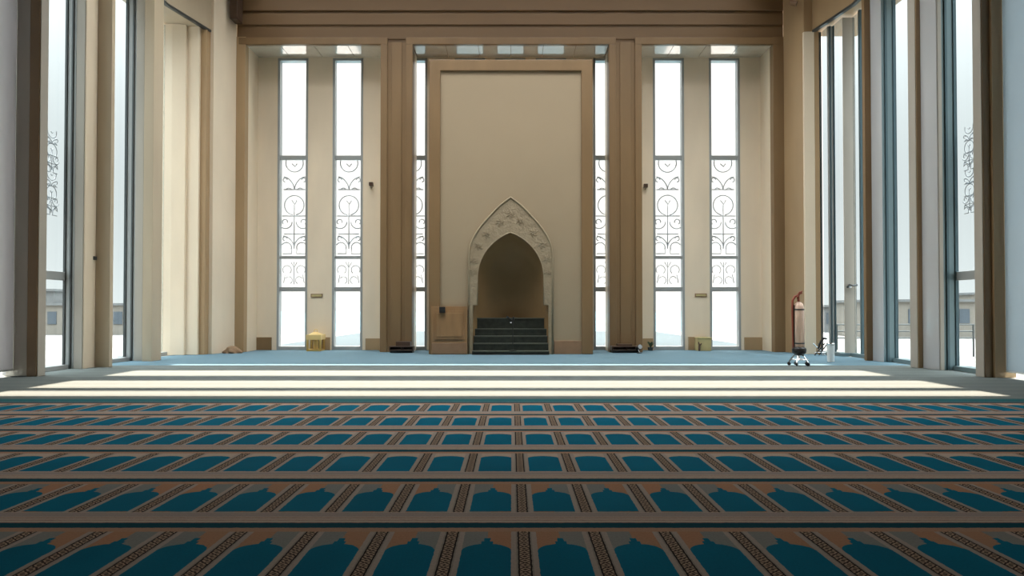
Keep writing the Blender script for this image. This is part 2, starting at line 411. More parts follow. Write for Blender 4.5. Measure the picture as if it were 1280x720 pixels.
pier('stone_pier', (11.6, 20.1), 'third stone pier from the camera on the right, blue-grey on its side', GL, [
    ('shaft', [(OR, 19.9), (X(1105, 19.8), 19.9), (X(1105, 19.8), 20.55), (OR, 20.55)], 'stone_grey'),
    ('polished_panel', [(X(1105, 19.8), 19.82), (X(1105, 19.8)-.02, 19.82), (X(1105, 19.8)-.02, 20.4), (X(1105, 19.8), 20.4)], 'polish'),
    ('front_rib', [q(1091, 20.4), q(1083, 20.4), (X(1083, 20.4), 20.55), (X(1091, 20.4), 20.55)], 'stone_dk')])
pier('stone_pier', (11.8, 22.5), 'slim beige pier between the narrow glass strips of the far right bay', GL, [
    ('shaft', [(OR, 22.3), q(1068, 22.3), q(1056, 22.3), (X(1056, 22.3), 22.34), (OR, 22.34)], 'stone_grey', TOP)])
pier('corner_pier', (10.9, 24), 'broad tan corner pier at the right end of the back wall', GL, [
    ('shaft', [q(1007, 23.5), q(982, 24.55), (X(982, 24.55), 24.6), (11.4, 24.6), (11.4, 23.9), (11.1, 23.5)], 'stone'),
    ('cream_panel', [q(1020, 23.42), q(1007, 23.46), (X(1007, 23.46), 23.6), (11.14, 23.6)], 'cream', TOP),
    ('side_fin', [q(1026, 23.4), q(1020, 23.42), (X(1020, 23.42), 23.6), (11.3, 23.6)], 'stone', TOP)])

# ------------------------------------------------------------ lattice scrolls
def arc(cx, cz, r, a0, a1, n=14, rz=None):
    rz = rz or r
    return [(cx+r*math.cos(math.radians(a0+(a1-a0)*i/n)), cz+rz*math.sin(math.radians(a0+(a1-a0)*i/n))) for i in range(n+1)]
def scroll_lines(W, H):
    L = []
    h = W/2
    z = H
    L.append(arc(0, z-.10, .34*W, 200, 340)); L.append(arc(0, z-.10, .34*W, 160, 200, 4)); L.append(arc(0, z-.1, .34*W, 340, 380, 4))
    L.append([(-.10*W, z-.12), (.02*W, z-.24), (.1*W, z-.12)])
    def V(z0, hh):
        for s in (-1, 1):
            L.append([(s*W*.42*(1-math.cos(t*PI/2))**.8, z0+hh*math.sin(t*PI/2)) for t in [i/8 for i in range(9)]])
            L.append([(s*x_, z_) for x_, z_ in arc(.36*W, z0+hh*.75, .08*W, -90, 180, 8)])
    V(z-1.16, .5)
    L.append([(-.42*W, z-1.18), (.42*W, z-1.18)])
    for s in (-1, 1): L.append([(s*x_, z_) for x_, z_ in arc(.22*W, z-1.24, .12*W, 20, 160, 6)])
    L.append(arc(0, z-1.82, .38*W, -80, 260, 26))
    L.append([(-.46*W, z-2.26), (.46*W, z-2.26)])
    L.append([(0, z-1.8), (0, z-3.6)])
    L.append([(-.1*W, z-1.62), (.02*W, z-1.78), (.1*W, z-1.62)])
    for s in (-1, 1):
        L.append([(s*x_, z_) for x_, z_ in arc(.34*W, z-2.5, .26*W, 180, 330, 9)])
        L.append([(s*x_, z_) for x_, z_ in arc(.36*W, z-2.5, .1*W, -60, 200, 8)])
        L.append([(s*x_, z_) for x_, z_ in arc(.30*W, z-3.55, .2*W, 30, 200, 8)])
    L.append([(-.4*W, z-3.0), (.4*W, z-3.0)])
    V(z-3.5, .42)
    for s in (-1, 1): L.append([(s*.44*W, z-3.8), (s*.1*W, z-3.8), (s*.1*W, z-3.6)])
    return L
def small_lines(W, H):
    L = []
    for s in (-1, 1):
        L.append([(s*x_, z_) for x_, z_ in arc(.27*W, H*.62, .17*W, -40, 230, 10)])
        L.append([(s*x_, z_) for x_, z_ in arc(.20*W, H*.25, .14*W, 30, 250, 9)])
        L.append([(s*.4*W, H*.15), (s*.34*W, H*.45)])
    L.append([(0, H*.1), (0, H*.9)]); L.append([(-.12*W, H*.9), (0, H*.7), (.12*W, H*.9)])
    return L
def lattice_bm(bm, lines, place, r):
    for ln in lines:
        tube(bm, [place(x_, z_) for x_, z_ in ln], r, 5)

# ------------------------------------------------------------ back windows
wi = [0]
def back_window(x0, x1):
    """outer frame px x0..x1, at the recessed wall"""
    wi[0] += 1
    Y = YR+.10
    xa, xb = X(x0, YR), X(x1, YR)
    e = sempty('window_%d' % wi[0], ((xa+xb)/2, Y, 0))
    z0, z1 = .10, Zh(71, YR)
    fw = .09
    bm = bmesh.new()
    box(bm, xa, xa+fw, YR-.02, YR+.28, z0, z1); box(bm, xb-fw, xb, YR-.02, YR+.28, z0, z1)
    box(bm, xa, xb, YR-.02, YR+.28, z1-.1, z1); box(bm, xa, xb, YR-.02, YR+.28, z0-.1, z0+.05)
    link('window_frame', bm, M['metal'], e, bevel=.01)
    bars = [Zh(196, YR), Zh(321.5, YR), Zh(361.5, YR)]
    bh = [.09, .06, .09]
    for z, h in zip(bars, bh):
        bm = bmesh.new(); box(bm, xa+fw, xb-fw, Y-.05, Y+.06, z-h, z+h); link('transom', bm, M['metal'], e, bevel=.008)
    zs = [z0+.05]+[v for z, h in reversed(list(zip(bars, bh))) for v in (z-h, z+h)]+[z1-.1]
    for i in range(0, 8, 2):
        bm = bmesh.new(); box(bm, xa+fw, xb-fw, Y, Y+.02, zs[i], zs[i+1]); link('window_pane', bm, M['glass'], e)
    W = xb-xa-2*fw; cxm = (xa+xb)/2
    bm = bmesh.new(); lattice_bm(bm, scroll_lines(W, zs[5]-zs[4]), lambda a, b_: (cxm+a, Y+.12, zs[4]+b_), .023)
    link('scroll_lattice', bm, M['iron'], e, smooth=True)
    bm = bmesh.new(); lattice_bm(bm, small_lines(W, zs[3]-zs[2]), lambda a, b_: (cxm+a, Y+.12, zs[2]+b_), .018)
    link('lower_lattice', bm, M['iron'], e, smooth=True)
    portal((cxm, YR+.35, (z0+z1)/2), (-PI/2, 0, 0), W, z1-z0)
WINS = [(346, 384), (415, 453), (495, 533.5), (568, 606), (619, 657), (670, 708), (742, 780), (817, 856), (887.5, 926)]  # middle three, unseen behind the mihrab, are added so the soffit reflects daylight
for a in WINS: back_window(*a)

# recessed wall between the windows
bm = bmesh.new()
xs = [-OUT] + [X(v, YR) for wv in WINS for v in wv] + [12.15]
for i in range(0, len(xs), 2): box(bm, xs[i], xs[i+1], YR, YR+.3, 0, CEIL)
for a, b_ in WINS: box(bm, X(a, YR), X(b_, YR), YR, YR+.3, Zh(71, YR), CEIL)
struct(link('wall_back', bm, M['cream']))
# polished soffit panels in each opening
for i, (a, b_) in enumerate([(305, 475), (515, 762), (803, 968)]):
    bm = bmesh.new(); xa, xb = X(a, YF), X(b_, YF); n = 4 if i != 1 else 6
    for k in range(n):
        box(bm, xa+(xb-xa)*k/n+.01, xa+(xb-xa)*(k+1)/n-.01, YF+.12, YR, TOP, TOP+.1)
    struct(link('trim_%d' % (5+i), bm, M['soffit']))
# header wall with shallow horizontal ledges
bm = bmesh.new()
box(bm, X(293, YF), X(982, YF), YF+.1, YR, TOP+.1, CEIL)
struct(link('wall_header', bm, M['header']))
for i, (py, d) in enumerate([(46, .03), (28, .05), (10, .07)]):
    zz = Zh(py, YF)
    bm = bmesh.new(); box(bm, X(293, YF), X(982, YF), YF-d+.1, YF+.1, zz, zz+.46 if i < 2 else CEIL)
    struct(link('trim_%d' % (8+i), bm, M['header'], bevel=.02))
# architraves and piers of the framed wall
def frame_pier(a, b_, label):
    e = empty('framing_pier', (X((a+b_)/2, YF), YF, 0), label, 'pillar', 'brown piers framing the back wall openings')
    bm = bmesh.new(); box(bm, X(a, YF), X(b_, YF), YF+.04, YF+.5, 0, TOP+.095); link('shaft', bm, M['stone_dk'], e)
    wd = X(b_, YF)-X(a, YF)
    for s, p in ((0, a), (1, b_)):
        x0 = X(p, YF); d = .26 if not s else -.26
        bm = bmesh.new(); box(bm, min(x0, x0+d), max(x0, x0+d), YF-.03, YF+.05, 0, TOP); link('architrave', bm, M['stone_dk'], e, bevel=.015)
    bm = bmesh.new(); box(bm, X(a, YF)+.42, X(b_, YF)-.42, YF, YF+.05, 0, TOP+.095); link('centre_panel', bm, M['stone_dk'], e, bevel=.015)
    bm = bmesh.new(); box(bm, X(a, YF)+.02, X(b_, YF)-.02, YF+.5, YR-.002, 0, TOP); link('side_lining', bm, M['cream'], e)
    return e
frame_pier(475, 515, 'brown pier between the left window opening and the mihrab')
frame_pier(762, 803, 'brown pier between the mihrab and the right window opening')
for i, (a, b_, s) in enumerate([(293, 305, 1), (968, 982, -1)]):
    bm = bmesh.new(); box(bm, X(a, YF), X(b_, YF), YF-.02, YF+.3, 0, TOP+.3)
    struct(link('trim_%d' % (11+i), bm, M['stone_dk' if s < 0 else 'stone'], bevel=.015))
    bm = bmesh.new()
    xe = X(b_, YF) if s > 0 else X(a, YF)
    box(bm, min(xe, xe-s*2), max(xe, xe-s*2), YF+.3, YR, 0, TOP+.1)
    struct(link('trim_%d' % (13+i), bm, M['cream']))
for i, (a, b_) in enumerate([(305, 475), (515, 762), (803, 968)]):
    bm = bmesh.new(); box(bm, X(a, YF)-.26, X(b_, YF)+.26, YF-.03, YF+.095, TOP+.1 if 0 else TOP, TOP+.27)
    struct(link('trim_%d' % (15+i), bm, M['stone_dk'], bevel=.015))
# brown skirtings at the recessed wall
for i, (a, b_, t_, c) in enumerate([(311, 340, 421.5, 'stone_dk'), (930, 960, 421.5, 'stone'), (457, 475, 423, 'stone'), (803, 816, 423, 'stone'), (860, 884, 421, 'stone'), (388, 413, 421.5, 'stone')]):
    bm = bmesh.new(); box(bm, X(a, YR), X(b_, YR), YR-.04, YR, 0, Zh(t_, YR))
    struct(link('baseboard_back.%03d' % i if i else 'baseboard_back', bm, M[c], bevel=.008))

# ------------------------------------------------------------ mihrab
mh = empty('mihrab', (0, YM, 0), 'tall freestanding mihrab slab with brown border, beige panel and pointed arch niche', 'mihrab')
def mp(px, py, Y=YM): return (X(px, Y), Zh(py, Y))
zt = Zh(73, YM); xl, xr = X(536, YM), X(741, YM); zb = 0
xil, xir, zit = X(550, YM), X(727, YM), Zh(87, YM)
def smooth_loop(pts, n=6):
    out = []
    for i in range(len(pts)-1):
        p0 = Vector(pts[max(i-1, 0)]); p1 = Vector(pts[i]); p2 = Vector(pts[i+1]); p3 = Vector(pts[min(i+2, len(pts)-1)])
        for k in range(n):
            t = k/n
            out.append(tuple(.5*((2*p1)+(-p0+p2)*t+(2*p0-5*p1+4*p2-p3)*t*t+(-p0+3*p1-3*p2+p3)*t**3)))
    out.append(tuple(pts[-1])); return out
AC = 638.3
outer_half = smooth_loop([(586, 330), (586.3, 318), (588.5, 305), (594, 293), (602, 281.5), (612, 270), (624, 257.5), (AC-1.5, 247.5)]) + [(AC, 246.7)]
inner_half = smooth_loop([(596.9, 350), (597.2, 342), (599.5, 330), (604.5, 318.5), (612, 308), (622, 299), (632, 293), (AC-1, 290.8)]) + [(AC, 290.5)]
def mirror(h): return h + [(2*AC-x, y) for x, y in reversed(h[:-1])]
def W_(pts): return [mp(*p) for p in pts]
outA = W_(mirror(outer_half)); inA = W_(mirror(inner_half))
xo0, xo1 = outA[0][0], outA[-1][0]
xi0, xi1 = inA[0][0], inA[-1][0]
xlow0, xlow1 = X(590.8, YM), X(2*AC-590.8, YM); zstep = Zh(381.5, YM)
opening = [(xlow0, .0), (xlow0, zstep), (xi0, zstep)] + inA + [(xi1, zstep), (xlow1, zstep), (xlow1, .0)]
# outer border (U shape), panel with arch notch
plate('border', [(xl, 0), (xl, zt), (xr, zt), (xr, 0), (xir, 0), (xir, zit), (xil, zit), (xil, 0)], [], YM-.03, 1.55, M['stone_dk'], mh, bevel=.02)
pan = [(xil, 0), (xil, zit), (xir, zit), (xir, 0), (xo1, 0)] + list(reversed(outA)) + [(xo0, 0)]
plate('panel', pan, [], YM+.05, .3, M['panel'], mh)
sur = [(xo0, 0)] + outA + [(xo1, 0), (xlow1, 0), (xlow1, zstep), (xi1, zstep)] + list(reversed(inA)) + [(xi0, zstep), (xlow0, zstep), (xlow0, 0)]
plate('arch_surround', sur, [], YM-.01, .36, M['carved'], mh, bevel=.01)
# rim moulding: ribbon tube following the outer arch
bm = bmesh.new(); tube(bm, [(xo0, YM-.01, .0)]+[(a, YM-.01, b_) for a, b_ in outA]+[(xo1, YM-.01, 0)], .035, 8)
link('arch_moulding', bm, M['rim'], mh, smooth=True)
bm = bmesh.new(); tube(bm, [(xi0, YM-.01, zstep)]+[(a, YM-.01, b_) for a, b_ in inA]+[(xi1, YM-.01, zstep)], .018, 8)
link('inner_moulding', bm, M['carved'], mh, smooth=True)
# carved rosettes on the surround
for k in range(-5, 6):
    bm = bmesh.new()
    t = k/5; i = int((t*.5+.5)*(len(outA)-1)); j = int((t*.5+.5)*(len(inA)-1))
    cx_, cz_ = (outA[i][0]+inA[j][0])/2, (outA[i][1]+inA[j][1])/2
    for a in range(6):
        an = a*PI/3
        tube(bm, [(cx_, YM-.015, cz_), (cx_+.08*math.cos(an), YM-.02, cz_+.08*math.sin(an)), (cx_+.17*math.cos(an+.5), YM-.012, cz_+.17*math.sin(an+.5))], [.012, .011, .006], 6)
    link('rosette', bm, M['carved'], mh, smooth=True)
# curved niche lining (half cylinder under a pointed half dome)
bm = bmesh.new(); DN = 1.15; seg = 16
cxn = (xlow0+xlow1)/2
rows = []
hs = [0, zstep*.5, zstep] + [p[1] for p in inA[:len(inA)//2+1][::4]] + [inA[len(inA)//2][1]]
def halfw(z):
    if z <= zstep+1e-4: return (xlow1-xlow0)/2
    L = inA[:len(inA)//2+1]
    if z <= L[0][1]: return (xi1-xi0)/2+.04
    for p, p2 in zip(L, L[1:]):
        if p[1] <= z <= p2[1]:
            f = (z-p[1])/max(1e-6, p2[1]-p[1]); return abs((p[0]*(1-f)+p2[0]*f)-cxn)+.04
    return .03
hmax = halfw(0)
for z in hs:
    hw = halfw(z); rows.append([bm.verts.new((cxn-hw*math.cos(PI*k/seg), YM+.2+DN*(hw/hmax)*math.sin(PI*k/seg), z)) for k in range(seg+1)])
for a, b_ in zip(rows, rows[1:]):
    for k in range(seg): bm.faces.new([a[k], a[k+1], b_[k+1], b_[k]])
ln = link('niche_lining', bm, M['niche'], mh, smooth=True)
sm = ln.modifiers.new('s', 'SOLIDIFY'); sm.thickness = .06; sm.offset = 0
# back body of slab so that no light leaks through
bm = bmesh.new(); box(bm, xl+.1, xr-.1, YM+1.42, YM+1.5, 0, zt-.05)
box(bm, xl+.1, xl+.9, YM+.36, YM+1.42, 0, zt-.05); box(bm, xr-.9, xr-.1, YM+.36, YM+1.42, 0, zt-.05); box(bm, xl+.1, xr-.1, YM+.36, YM+1.42, 6.3, zt-.05)
link('core', bm, M['stone_dk'], mh)
bm = bmesh.new(); box(bm, xo1+.06, xir, YM-.0, YM+.06, 0, Zh(426, YM)); link('plinth', bm, M['plinth'], mh, bevel=.01)

# dark steps in the niche
st = empty('niche_steps', (cxn, YM, 0), 'flight of dark green marble steps filling the foot of the mihrab niche', 'steps')
zs_ = [.0, .14, .40, .66, .92, 1.32]; yf = [YM-.35, YM+.02, YM+.22, YM+.42, YM+.62]
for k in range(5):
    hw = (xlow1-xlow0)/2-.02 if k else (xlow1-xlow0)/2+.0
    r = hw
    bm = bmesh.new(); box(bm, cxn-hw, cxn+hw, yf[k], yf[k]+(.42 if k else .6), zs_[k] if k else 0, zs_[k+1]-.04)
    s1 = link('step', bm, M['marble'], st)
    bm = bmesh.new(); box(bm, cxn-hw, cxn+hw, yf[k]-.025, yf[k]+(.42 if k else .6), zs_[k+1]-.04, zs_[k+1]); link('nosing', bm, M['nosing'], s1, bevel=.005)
# wooden chest at the left foot
cb = empty('wooden_cabinet', (X(562, YM), YM-.2, 0), 'tan wooden panelled box against the mihrab left of the dark steps', 'cabinet')
yc = YM-.14; xa, xb = X(539, yc), X(584, yc); zc = Zh(383, yc)
bm = bmesh.new(); box(bm, xa, xb, yc, YM-.035, 0, zc); link('body', bm, M['wood'], cb, bevel=.01)
bm = bmesh.new(); box(bm, xa+.12, xb-.1, yc-.03, yc, .55, zc-.15); box(bm, xa+.2, xb-.18, yc-.045, yc-.03, .65, zc-.25); link('door', bm, M['wood'], cb, bevel=.008)
bm = bmesh.new(); box(bm, xa+.02, xb-.02, yc-.02, yc, .02, .42); link('plinth', bm, M['plinth'], cb, bevel=.008)
bm = bmesh.new(); box(bm, X(549.5, yc), X(557, yc), yc-.14, yc-.046, Zh(391, yc), Zh(383.5, yc))
tag(link('control_box', bm, M['black'], bevel=.01), 'small dark box on the upper corner of the tan wooden cabinet', 'box')

# microphone stand in front of the steps
ms = empty('microphone_stand', (X(640, YM+.1), YM+.14, .14), 'thin black microphone stand in front of the dark steps', 'microphone stand')
mx, my = X(641, YM+.1), YM-.0
bm = bmesh.new(); lathe(bm, [(0, 0), (.14, 0), (.14, .02), (.03, .04), (0, .04)], mx, YM-.2, .14)
link('base', bm, M['black'], ms, smooth=False)
bm = bmesh.new(); tube(bm, [(mx, YM-0.20, .16), (mx, YM-0.20, 1.22)], .014); link('pole', bm, M['black'], ms)
bm = bmesh.new(); tube(bm, [(mx+.05, YM-0.20, 1.25), (mx, YM-0.22, 1.22), (mx-.10, YM-0.28, 1.30)], .015); tube(bm, [(mx-.12, YM-0.28, 1.18), (mx, YM-0.23, 1.21)], .01); link('boom', bm, M['black'], ms)
bm = bmesh.new(); tube(bm, [(mx-.10, YM-0.28, 1.30), (mx-.15, YM-0.31, 1.33), (mx-.22, YM-0.35, 1.37)], [.022, .03, .04]); link('microphone', bm, M['black'], ms)
bm = bmesh.new(); tube(bm, [(mx+.02, YM-0.20, 1.24), (mx+.03, YM-0.22, 1.36)], [.03, .035]); link('receiver', bm, M['black'], ms)
bm = bmesh.new(); lathe(bm, [(0, -.03), (.03, -.02), (.03, .02), (0, .03)], mx-.07, YM-0.25, 1.16, 10); link('clamp', bm, M['chrome'], ms)

# ------------------------------------------------------------ side windows
SC = .30
def side_window(n, s, Xp, y0, y1, fr_px, fr_px2, mf, ml, transom=True, lattice=True, topz=None, ylat=None):
    """glass in plane X=Xp between y0 (near) and y1 (far); metal jamb facing the camera at y1"""
    topz = topz or CEIL
    e = sempty('window_%d' % n, (Xp, (y0+y1)/2, 0))
    bm = bmesh.new(); box(bm, Xp-.012, Xp+.012, y0, y1, .12, topz); link('window_pane', bm, M['glass_side'], e)
    # sill
    xin = Xp - s*.18
    bm = bmesh.new(); box(bm, min(xin, Xp+s*.2), max(xin, Xp+s*.2), y0-.1, y1, 0, .12); link('window_sill', bm, M['teal_lt'] if s > 0 else M['metal'], e, bevel=.01)
    # jamb with ribs
    xa = X(fr_px, y1); xb = X(fr_px2, y1)
    d = xb-xa
    for k, (f0, f1, dy, mm) in enumerate([(0, .22, .0, mf), (.22, .62, .03, ml), (.62, .78, .0, mf), (.78, 1, .04, ml)]):
        bm = bmesh.new(); a, b_ = xa+d*f0, xa+d*f1
        box(bm, min(a, b_), max(a, b_), y1+dy, y1+.12, 0, topz); link('window_jamb', bm, M[mm], e, bevel=.006)
    if transom:
        zt_ = Zh(343, (y0+y1)/2+.2); ln_ = .13
        bm = bmesh.new(); box(bm, min(Xp-s*.07, Xp+s*.05), max(Xp-s*.07, Xp+s*.05), y0, y1, zt_-.13, zt_+.1)
        link('transom', bm, M['metal'], e, bevel=.01)
    if lattice:
        yy0, yy1 = ylat or (y0, y1); cy = (yy0+yy1)/2
        bm = bmesh.new(); 
        ww = (yy1-yy0)/2
        for oc in (-.5, .5):
            for oz in (4.15, 5.3): lattice_bm(bm, scroll_lines(ww/SC, 3.9), lambda a, b_: (Xp+s*.15, cy+oc*ww+a*SC, oz+b_*SC), .012)
        link('scroll_lattice', bm, M['iron'], e, smooth=True)
    portal((Xp+s*.3, (y0+y1)/2, topz/2), (0, s*PI/2, 0), topz, y1-y0)
side_window(17, -1, -12.3, 15.8, 17.5, 78, 91, 'metal_dk', 'metal', ylat=(16.5, 17.5))
side_window(18, -1, -12.3, 18.2, 20.3, 154, 168, 'metal_dk', 'metal', False, False)
side_window(19, -1, -12.5, 20.7, 22.9, 203, 204.5, 'metal_dk', 'metal', False, False, TOP)
side_window(24, 1, 11.95, 15.6, 17.1, 1199, 1180, 'teal', 'teal_lt', ylat=(16.2, 17.1))
side_window(11, 1, 11.95, 18.15, 19.8, 1123, 1105, 'teal', 'teal_lt', False, False)
side_window(12, 1, 11.95, 20.55, 22.3, 1071, 1068, 'teal', 'teal_lt', False, False, TOP)
side_window(13, 1, X(1056, 22.3), 22.36, 22.95, 1045.5, 1038, 'teal', 'metal', False, False, TOP)
side_window(14, 1, X(1038, 23.0), 23.05, 23.45, 1029, 1026, 'metal_dk', 'metal', False, False, TOP)
bm = bmesh.new(); box(bm, X(1077, 21.7), X(1083, 21.7), 21.7, 21.8, 0, TOP); struct(link('trim_18', bm, M['teal'], bevel=.01))

# ------------------------------------------------------------ outside
bm = bmesh.new(); box(bm, -300, -13.3, -60, 60, -.7, -.35); box(bm, 13.3, 300, -60, 60, -.7, -.35)
struct(link('ground', bm, M['ground']))
bm = bmesh.new(); box(bm, -13.3, 13.3, YR+.4, 60, -.7, -.35); struct(link('pool', bm, M['pool']))
bm = bmesh.new(); box(bm, -1500, 1500, 60, 1800, -1.2, -.9); struct(link('sea', bm, M['sea']))
def house(x, y, wx, wy, h, m, label, nw):
    e = empty('house', (x, y, -.35), label, 'building', 'pale low buildings outside the side windows')
    bm = bmesh.new(); box(bm, x-wx/2, x+wx/2, y-wy/2, y+wy/2, -.35, h); link('wall', bm, M[m], e)
    bm = bmesh.new(); box(bm, x-wx/2-.15, x+wx/2+.15, y-wy/2-.15, y+wy/2+.15, h, h+.18); link('roof', bm, M['house_g'], e)
    for k in range(nw):
        bm = bmesh.new(); xx = x-wx/2+wx*(k+.5)/nw; box(bm, xx-.35, xx+.35, y-wy/2-.05, y-wy/2+.02, h-1.5, h-.5); link('house_window', bm, M['hwin'], e)
house(30, 48, 9, 6, 2.2, 'house', 'pale building seen through the second right glass slit', 5)
house(42, 56, 8, 6, 2.9, 'house', 'pale building seen through the glass slit nearest the camera on the right', 4)
house(30, 60, 5, 6, 1.9, 'house_g', 'low grey building seen through the narrow far right glass strips', 3)
house(-42, 56, 8, 6, 3.2, 'house_g', 'grey building seen through the glass slit nearest the camera on the left', 4)
house(-34, 54, 7, 6, 2.0, 'house', 'low pale building seen through the second left glass slit', 4)

# ------------------------------------------------------------ small things
# wall devices
def device(px, py, wpx, hpx, Y, label, name, cat, m='metal_dk', dep=.08, group=None):
    bm = bmesh.new(); x, z = X(px, Y), Zh(py, Y); a, b_ = wpx/F*Y/2, hpx/F*Y/2
    box(bm, x-a, x+a, Y-dep, Y, z-b_, z+b_)
    return bm, x, z
for px, py, lab in ((464, 232, 'small brown speaker on the cream wall left of the mihrab'), (807, 234, 'small brown speaker on the cream wall right of the mihrab')):
    e = empty('wall_speaker', (X(px, YR), YR, Zh(py, YR)), lab, 'speaker', 'wall speakers beside the windows')
    x, z = X(px, YR), Zh(py, YR)
    bm = bmesh.new(); box(bm, x-.08, x+.08, YR-.16, YR-.03, z-.02, z+.13); link('speaker_housing', bm, M['wood_dk'], e, bevel=.015)
    bm = bmesh.new(); tube(bm, [(x, YR, z-.08), (x, YR-.08, z-.06), (x, YR-.09, z)], .018); link('bracket', bm, M['metal_dk'], e)
for px, py, wd, lab in ((396, 369.5, 15, 'small brass plaque between the two left windows'), (876, 369, 15, 'small brass plaque between the two right windows')):
    e = empty('wall_plaque', (X(px, YR), YR, Zh(py, YR)), lab, 'plaque', 'plaques between the windows')
    x, z = X(px, YR), Zh(py, YR); a = wd*.0323/2
    bm = bmesh.new(); box(bm, x-a, x+a, YR-.03, YR, z-.07, z+.07); link('plate', bm, M['plinth'], e, bevel=.006)
    bm = bmesh.new(); box(bm, x-a+.04, x+a-.04, YR-.04, YR-.03, z-.04, z+.04); link('inset', bm, M['yellow'], e)

# lantern shaped brass stand
Yl = YR-.45
ln_ = empty('lantern', (X(395, Yl), Yl, 0), 'golden open lantern on the blue carpet between the two left windows', 'lantern')
x0, x1 = X(386, Yl), X(404, Yl); z1 = Zh(418, Yl); xm = (x0+x1)/2; dd = (x1-x0)/2
bm = bmesh.new(); box(bm, x0, x1, Yl-dd, Yl+dd, 0, .07); link('base', bm, M['brass'], ln_, bevel=.01)
for a in (x0, x1-.07):
    for b_ in (Yl-dd, Yl+dd-.07):
        bm = bmesh.new(); box(bm, a, a+.07, b_, b_+.07, .07, z1-.18); link('post', bm, M['brass'], ln_, bevel=.006)
bm = bmesh.new(); box(bm, x0-.01, x1+.01, Yl-dd-.02, Yl+dd+.02, z1-.2, z1)
vs = [bm.verts.new(p) for p in ((x0+.05, Yl-dd+.05, z1), (x1-.05, Yl-dd+.05, z1), (x1-.05, Yl+dd-.05, z1), (x0+.05, Yl+dd-.05, z1))]; ap = [bm.verts.new(p) for p in ((xm-.06, Yl-.06, z1+.1), (xm+.06, Yl-.06, z1+.1), (xm+.06, Yl+.06, z1+.1), (xm-.06, Yl+.06, z1+.1))]
for i in range(4): bm.faces.new([vs[i], vs[(i+1) % 4], ap[(i+1) % 4], ap[i]])
bm.faces.new(ap); link('cap', bm, M['gold'], ln_)
bm = bmesh.new(); tube(bm, [(xm+.07*math.cos(t*PI/6), Yl, z1+.14+.06*math.sin(t*PI/6)) for t in range(0, 13)], .012); link('ring_handle', bm, M['brass'], ln_)
bm = bmesh.new(); lathe(bm, [(0, 0), (.1, 0), (.1, .3), (.07, .36), (0, .36)], xm, Yl, .07, 16); link('candle', bm, M['gold'], ln_)

# cardboard-like box between the right windows
Yb = YR-.35
bx = empty('storage_box', (X(879, Yb), Yb, 0), 'olive yellow box on the carpet between the two right windows', 'box')
xa, xb, zz = X(870, Yb), X(887, Yb), Zh(421.5, Yb)
bm = bmesh.new(); box(bm, xa, xb, Yb-.2, Yb+.2, 0, zz-.06); link('body', bm, M['yellow'], bx, bevel=.01)
bm = bmesh.new(); box(bm, xa-.015, xb+.015, Yb-.215, Yb+.215, zz-.06, zz); link('lid', bm, M['yellow'], bx, bevel=.01)
bm = bmesh.new(); tube(bm, [(xa+.05, Yb-.25, 0), (xa+.06, Yb-.25, .22), (xa+.02, Yb-.24, .36)], [.04, .035, .02]); tube(bm, [(xa+.06, Yb-.25, .2), (xa+.14, Yb-.26, .3)], [.025, .02])
tag(link('vase', bm, M['wood_dk']), 'tiny dark vase in front of the olive yellow box', 'vase')

# small green plant pot at the foot of the right opening
Yp = YR-.4
pp = empty('potted_plant', (X(813, Yp), Yp, 0), 'small dark green potted plant at the foot of the right opening', 'plant')
x = X(813, Yp)
bm = bmesh.new(); lathe(bm, [(0, 0), (.09, 0), (.12, .14), (.1, .14), (0, .12)], x, Yp, 0, 16); link('pot', bm, M['metal_dk'], pp)
bm = bmesh.new()
for k in range(14):
    an = k*2.4; r = .05+.07*random.random(); h = .2+.12*random.random()
    tube(bm, [(x, Yp, .12), (x+r*.6*math.cos(an), Yp+r*.6*math.sin(an), .12+h*.6), (x+r*1.3*math.cos(an), Yp+r*1.3*math.sin(an), .12+h*.8)], [.01, .025, .004], 5)
link('foliage', bm, M['green'], pp)

# low dark shelves at the feet of the two framing piers
def low_shelf(pa, pb, pt0, pt1, ytop, label):
    Y = YF-.35
    e = empty('low_shelf', (X((pa+pb)/2, Y), Y, 0), label, 'shelf', 'dark low shelves at the pier feet')
    xa, xb = X(pa, Y), X(pb, Y); zm = Zh(432.5, Y)
    bm = bmesh.new(); box(bm, xa+.03, xb-.03, Y-.12, Y+.3, 0, zm*.35); link('foot', bm, M['black'], e)
    bm = bmesh.new(); box(bm, xa, xb, Y-.2, Y+.3, zm*.35, zm*.5); box(bm, xa, xb, Y-.2, Y+.3, zm-.03, zm); link('board', bm, M['wood_dk'], e, bevel=.01)
    for a in (xa, xb-.04, (xa+xb)/2): 
        bm = bmesh.new(); box(bm, a, a+.04, Y-.18, Y+.3, zm*.5, zm-.03); link('upright', bm, M['wood_dk'], e)
    bm = bmesh.new(); box(bm, xa+.04, xb-.04, Y+.26, Y+.3, zm*.5, zm-.03); link('back_panel', bm, M['wood_dk'], e)
    bm = bmesh.new(); box(bm, X(pt0, Y), X(pt1, Y), Y-.05, Y+.28, zm, Zh(ytop, Y)); link('upper_box', bm, M['wood_dk'], e, bevel=.01)
low_shelf(487.5, 517, 495, 513, 427, 'stepped dark wooden shelf at the foot of the pier left of the mihrab')
low_shelf(764, 799, 771, 790, 430, 'low dark wooden shelf at the foot of the pier right of the mihrab')
Ys = YF-.62
sp = empty('floor_spotlight', (X(799, Ys), Ys, 0), 'small black and silver floor spotlight beside the right low dark shelf', 'lamp')
x = X(799, Ys)
bm = bmesh.new(); lathe(bm, [(0, 0), (.1, 0), (.1, .03), (0, .03)], x, Ys, 0, 16); link('base', bm, M['black'], sp)
bm = bmesh.new(); tube(bm, [(x, Ys, .03), (x-.05, Ys, .15)], .02); link('arm', bm, M['chrome'], sp)
